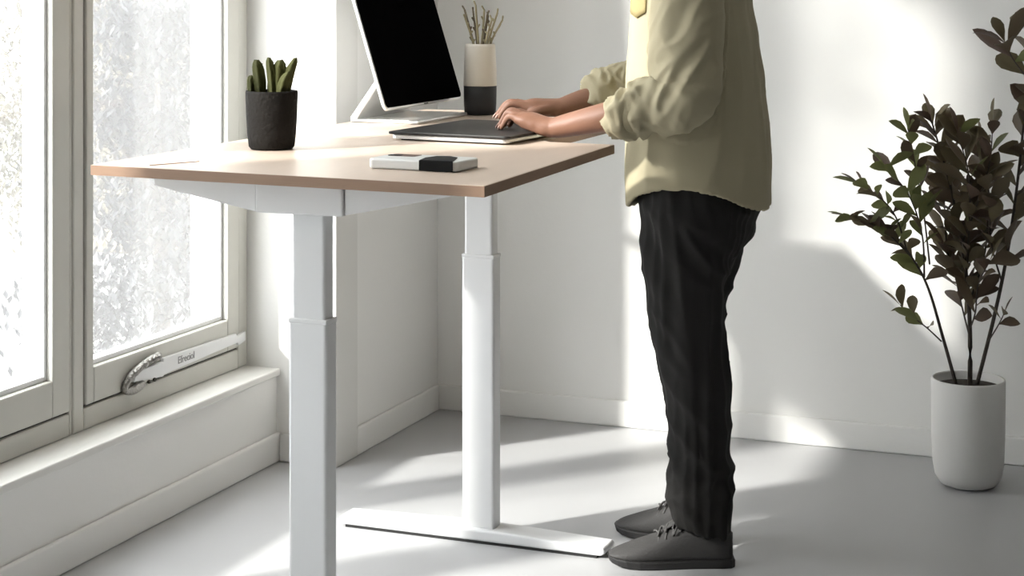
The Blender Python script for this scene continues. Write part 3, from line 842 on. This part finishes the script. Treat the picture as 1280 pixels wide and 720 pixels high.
# collar
bm = B(); rows = []
for dz, g in ((.0, 1.0), (.030, 1.02), (.034, 1.10), (.004, 1.32), (-.002, 1.30), (.024, 1.08), (.022, .96), (.0, .93)):
    rows.append([V((-1.070+.060*g*math.cos(a)-.012*dz/.03, YC+.062*g*math.sin(a), 1.385+dz-.018*max(0, -math.cos(a))*(1 if g > 1.05 else .4))) for a in [2*PI*k/36 for k in range(36)]])
vr = [[bm.verts.new(p) for p in r_] for r_ in rows]
for i in range(len(vr)):
    a_, b_ = vr[i], vr[(i+1) % len(vr)]
    for k in range(36): bm.faces.new([a_[k], a_[(k+1) % 36], b_[(k+1) % 36], b_[k]])
sub(link('collar', bm, M['shirt'], None, smooth=True), shirt)
# placket buttons and chest pocket laid on the cloth
smesh = shirt.data
bvh = BVHTree.FromPolygons([v.co.copy() for v in smesh.vertices], [tuple(p.vertices) for p in smesh.polygons])
def on_shirt(ang, z, lift=.002):
    dirn = V((math.cos(ang), math.sin(ang), 0)); hit = bvh.ray_cast(V((-1.07, YC, z))+dirn*.5, -dirn)
    return (hit[0]+dirn*lift, dirn)
for z in (1.31, 1.23, 1.15, 1.07, .99, .91):
    p, dn = on_shirt(PI, z, .001); bm = B()
    mtx = Matrix.Translation(p) @ dn.to_track_quat('Z', 'Y').to_matrix().to_4x4()
    bmesh.ops.create_cone(bm, cap_ends=True, segments=14, radius1=.0052, radius2=.0045, depth=.0025, matrix=mtx)
    sub(link('button', bm, M['button'], None), shirt)
bm = B(); grid = []
for i in range(9):
    z = 1.318-.088*i/8; row = []
    for k in range(9):
        ang = PI+.80+.42*k/8; dz = -.014*(1-abs(k-4)/4)*(i/8)
        row.append((bm.verts.new(on_shirt(ang, z+dz, .0045)[0]), bm.verts.new(on_shirt(ang, z+dz, .0005)[0])))
    grid.append(row)
for i in range(8):
    for k in range(8):
        for q in (0, 1): bm.faces.new([grid[i][k][q], grid[i+1][k][q], grid[i+1][k+1][q], grid[i][k+1][q]])
for i in range(8):
    for (k) in (0, 8): bm.faces.new([grid[i][k][0], grid[i+1][k][0], grid[i+1][k][1], grid[i][k][1]])
    for r_ in (0, 8): bm.faces.new([grid[r_][i][0], grid[r_][i+1][0], grid[r_][i+1][1], grid[r_][i][1]])
sub(link('pocket', bm, M['pocket'], None, smooth=True), shirt)

# --- trousers
tb = B()
loft(tb, [ell(x, YC, z, a, b, 44) for z, x, a, b in ((.685, -1.068, .098, .158), (.73, -1.064, .120, .168), (.79, -1.060, .136, .172), (.85, -1.058, .140, .170), (.92, -1.064, .125, .160))])
def leg_rings(rows):
    rr_ = [ell(x, y, z, a, b, 36) for z, x, y, a, b in rows]
    for r_, kk in zip(rr_[:2], (1, .6)):
        for p in r_: p.z -= kk*(.012+.30*(p.x-rows[0][1]))
    loft(tb, rr_)
leg_rings([(.095, -1.036, 3.806, .066, .058), (.13, -1.036, 3.806, .067, .058), (.19, -1.038, 3.808, .065, .058), (.28, -1.040, 3.810, .067, .060), (.37, -1.045, 3.812, .071, .064),
           (.46, -1.060, 3.813, .075, .068), (.54, -1.072, 3.814, .079, .074), (.62, -1.076, 3.816, .088, .082), (.70, -1.070, 3.820, .102, .090), (.78, -1.063, 3.825, .120, .095), (.83, -1.060, 3.83, .118, .09)])
leg_rings([(.095, -1.078, 3.966, .063, .056), (.13, -1.078, 3.966, .064, .056), (.19, -1.080, 3.965, .064, .056), (.28, -1.084, 3.963, .066, .060), (.37, -1.092, 3.961, .070, .064),
           (.46, -1.100, 3.960, .076, .068), (.54, -1.102, 3.958, .081, .074), (.62, -1.094, 3.956, .090, .082), (.70, -1.076, 3.952, .106, .090), (.78, -1.062, 3.945, .122, .095), (.83, -1.060, 3.94, .12, .09)])
def trouser_disp(p):
    out = .002*noise.noise(V((p.x*14, p.y*14, p.z*7)))
    kz = math.exp(-((p.z-.44)/.16)**2); az = math.exp(-((p.z-.17)/.09)**2); hz = math.exp(-((p.z-.70)/.10)**2)
    n = noise.noise(V((p.x*10, p.y*10, (p.z+p.x*1.1)*14)))
    n3 = noise.noise(V((p.x*18+9, p.y*18, (p.z-p.x*.8)*20)))
    n2 = noise.noise(V((math.atan2(p.y-3.885, p.x+1.05)*4, p.z*2.4, 2)))
    out += .0085*(1-2.2*abs(n))*(kz*.8+az*.8+.7*hz+.25)+.006*(1-2*abs(n3))*az+.006*(1-2*abs(n2))-.004
    return out
trousers = remeshed('trousers', tb, .0055, 3, trouser_disp, M['trouser'], person)

# --- shoes
def shoe(heel, toe, L):
    ax = V(toe)-V(heel); ang = math.atan2(ax.y, ax.x)
    mt = Matrix.Translation((heel[0], heel[1], 0)) @ Matrix.Rotation(ang, 4, 'Z')
    s = L/.27
    prof = [  # x, half width, top height, sole bottom lift
        (.000, .022, .070, .0), (.008, .031, .088, 0), (.03, .036, .108, 0), (.06, .036, .112, 0), (.09, .037, .106, 0), (.115, .039, .093, 0), (.145, .043, .077, 0),
        (.175, .046, .063, 0), (.205, .046, .053, 0), (.232, .041, .042, .002), (.252, .032, .035, .005), (.265, .019, .028, .008), (.270, .007, .022, .011)]
    rings = []
    for x, hw, h, lf in prof:
        r_ = []
        z0 = .014+lf
        for k in range(20):
            a = 2*PI*k/20; c, q = math.cos(a), math.sin(a)
            yy = hw*math.copysign(abs(c)**.75, c)
            zz = z0+(h-z0)*.35+((h-z0)*.65*abs(q)**.9 if q > 0 else -(h-z0)*.35*min(1, abs(q)*1.5))
            r_.append(V((x*s, yy, zz)))
        rings.append(r_)
    bm = B(); loft(bm, rings); bmesh.ops.transform(bm, matrix=mt, verts=bm.verts)
    up_ = link('shoe', bm, M['shoe'], person, smooth=True)
    md = up_.modifiers.new('s', 'SUBSURF'); md.levels = md.render_levels = 2
    outl = [(x*s, hw+.002, lf) for x, hw, h, lf in prof]
    bm = B(); lo = []; hi = []
    pts = [(x, y, l) for x, y, l in outl]+[(x, -y, l) for x, y, l in reversed(outl)]
    lo = [bm.verts.new((x-.003, y*.96, l)) for x, y, l in pts]; hi = [bm.verts.new((x-.003+(.004 if x > .2 else 0), y, l*.6+.019)) for x, y, l in pts]
    bm.faces.new(list(reversed(lo))); bm.faces.new(hi); n = len(pts)
    for i in range(n): bm.faces.new([lo[i], lo[(i+1) % n], hi[(i+1) % n], hi[i]])
    bmesh.ops.transform(bm, matrix=mt, verts=bm.verts)
    sub(link('sole', bm, M['sole'], None, bevel=.003), up_)
    bm = B()
    for i in range(5):
        x = (.100+.016*i)*s; h = .1055-.0086*i
        stube(bm, [(x, -.032, h-.014), (x+.004, -.016, h-.0015), (x, 0, h+.003), (x-.004, .016, h-.0015), (x, .032, h-.014)], [.0026]*5, 6, 3)
        if i < 4: stube(bm, [(x, -.022, h-.003), (x+.008, 0, h+.0005), (x+.016, .022, h-.010)], [.0024]*3, 6, 3)
    for q in (-1, 1): stube(bm, [(.100*s, 0, .106), (.105*s, q*.018, .112), (.120*s, q*.030, .098), (.130*s, q*.036, .078)], [.0022]*4, 6, 3)
    bmesh.ops.transform(bm, matrix=mt, verts=bm.verts)
    sub(link('laces', bm, M['lace'], None, smooth=True), up_)
    bm = B(); tube(bm, [(.085*s, 0, .10), (.098*s, 0, .110), (.112*s, 0, .104), (.15*s, 0, .079)], [(.018, .004), (.019, .004), (.018, .004), (.016, .003)], 10)
    bmesh.ops.transform(bm, matrix=mt, verts=bm.verts); sub(link('tongue', bm, M['shoe'], None, smooth=True), up_)
shoe((-.970, 3.830), (-1.226, 3.728), .278)
shoe((-1.012, 3.972), (-1.280, 3.950), .272)
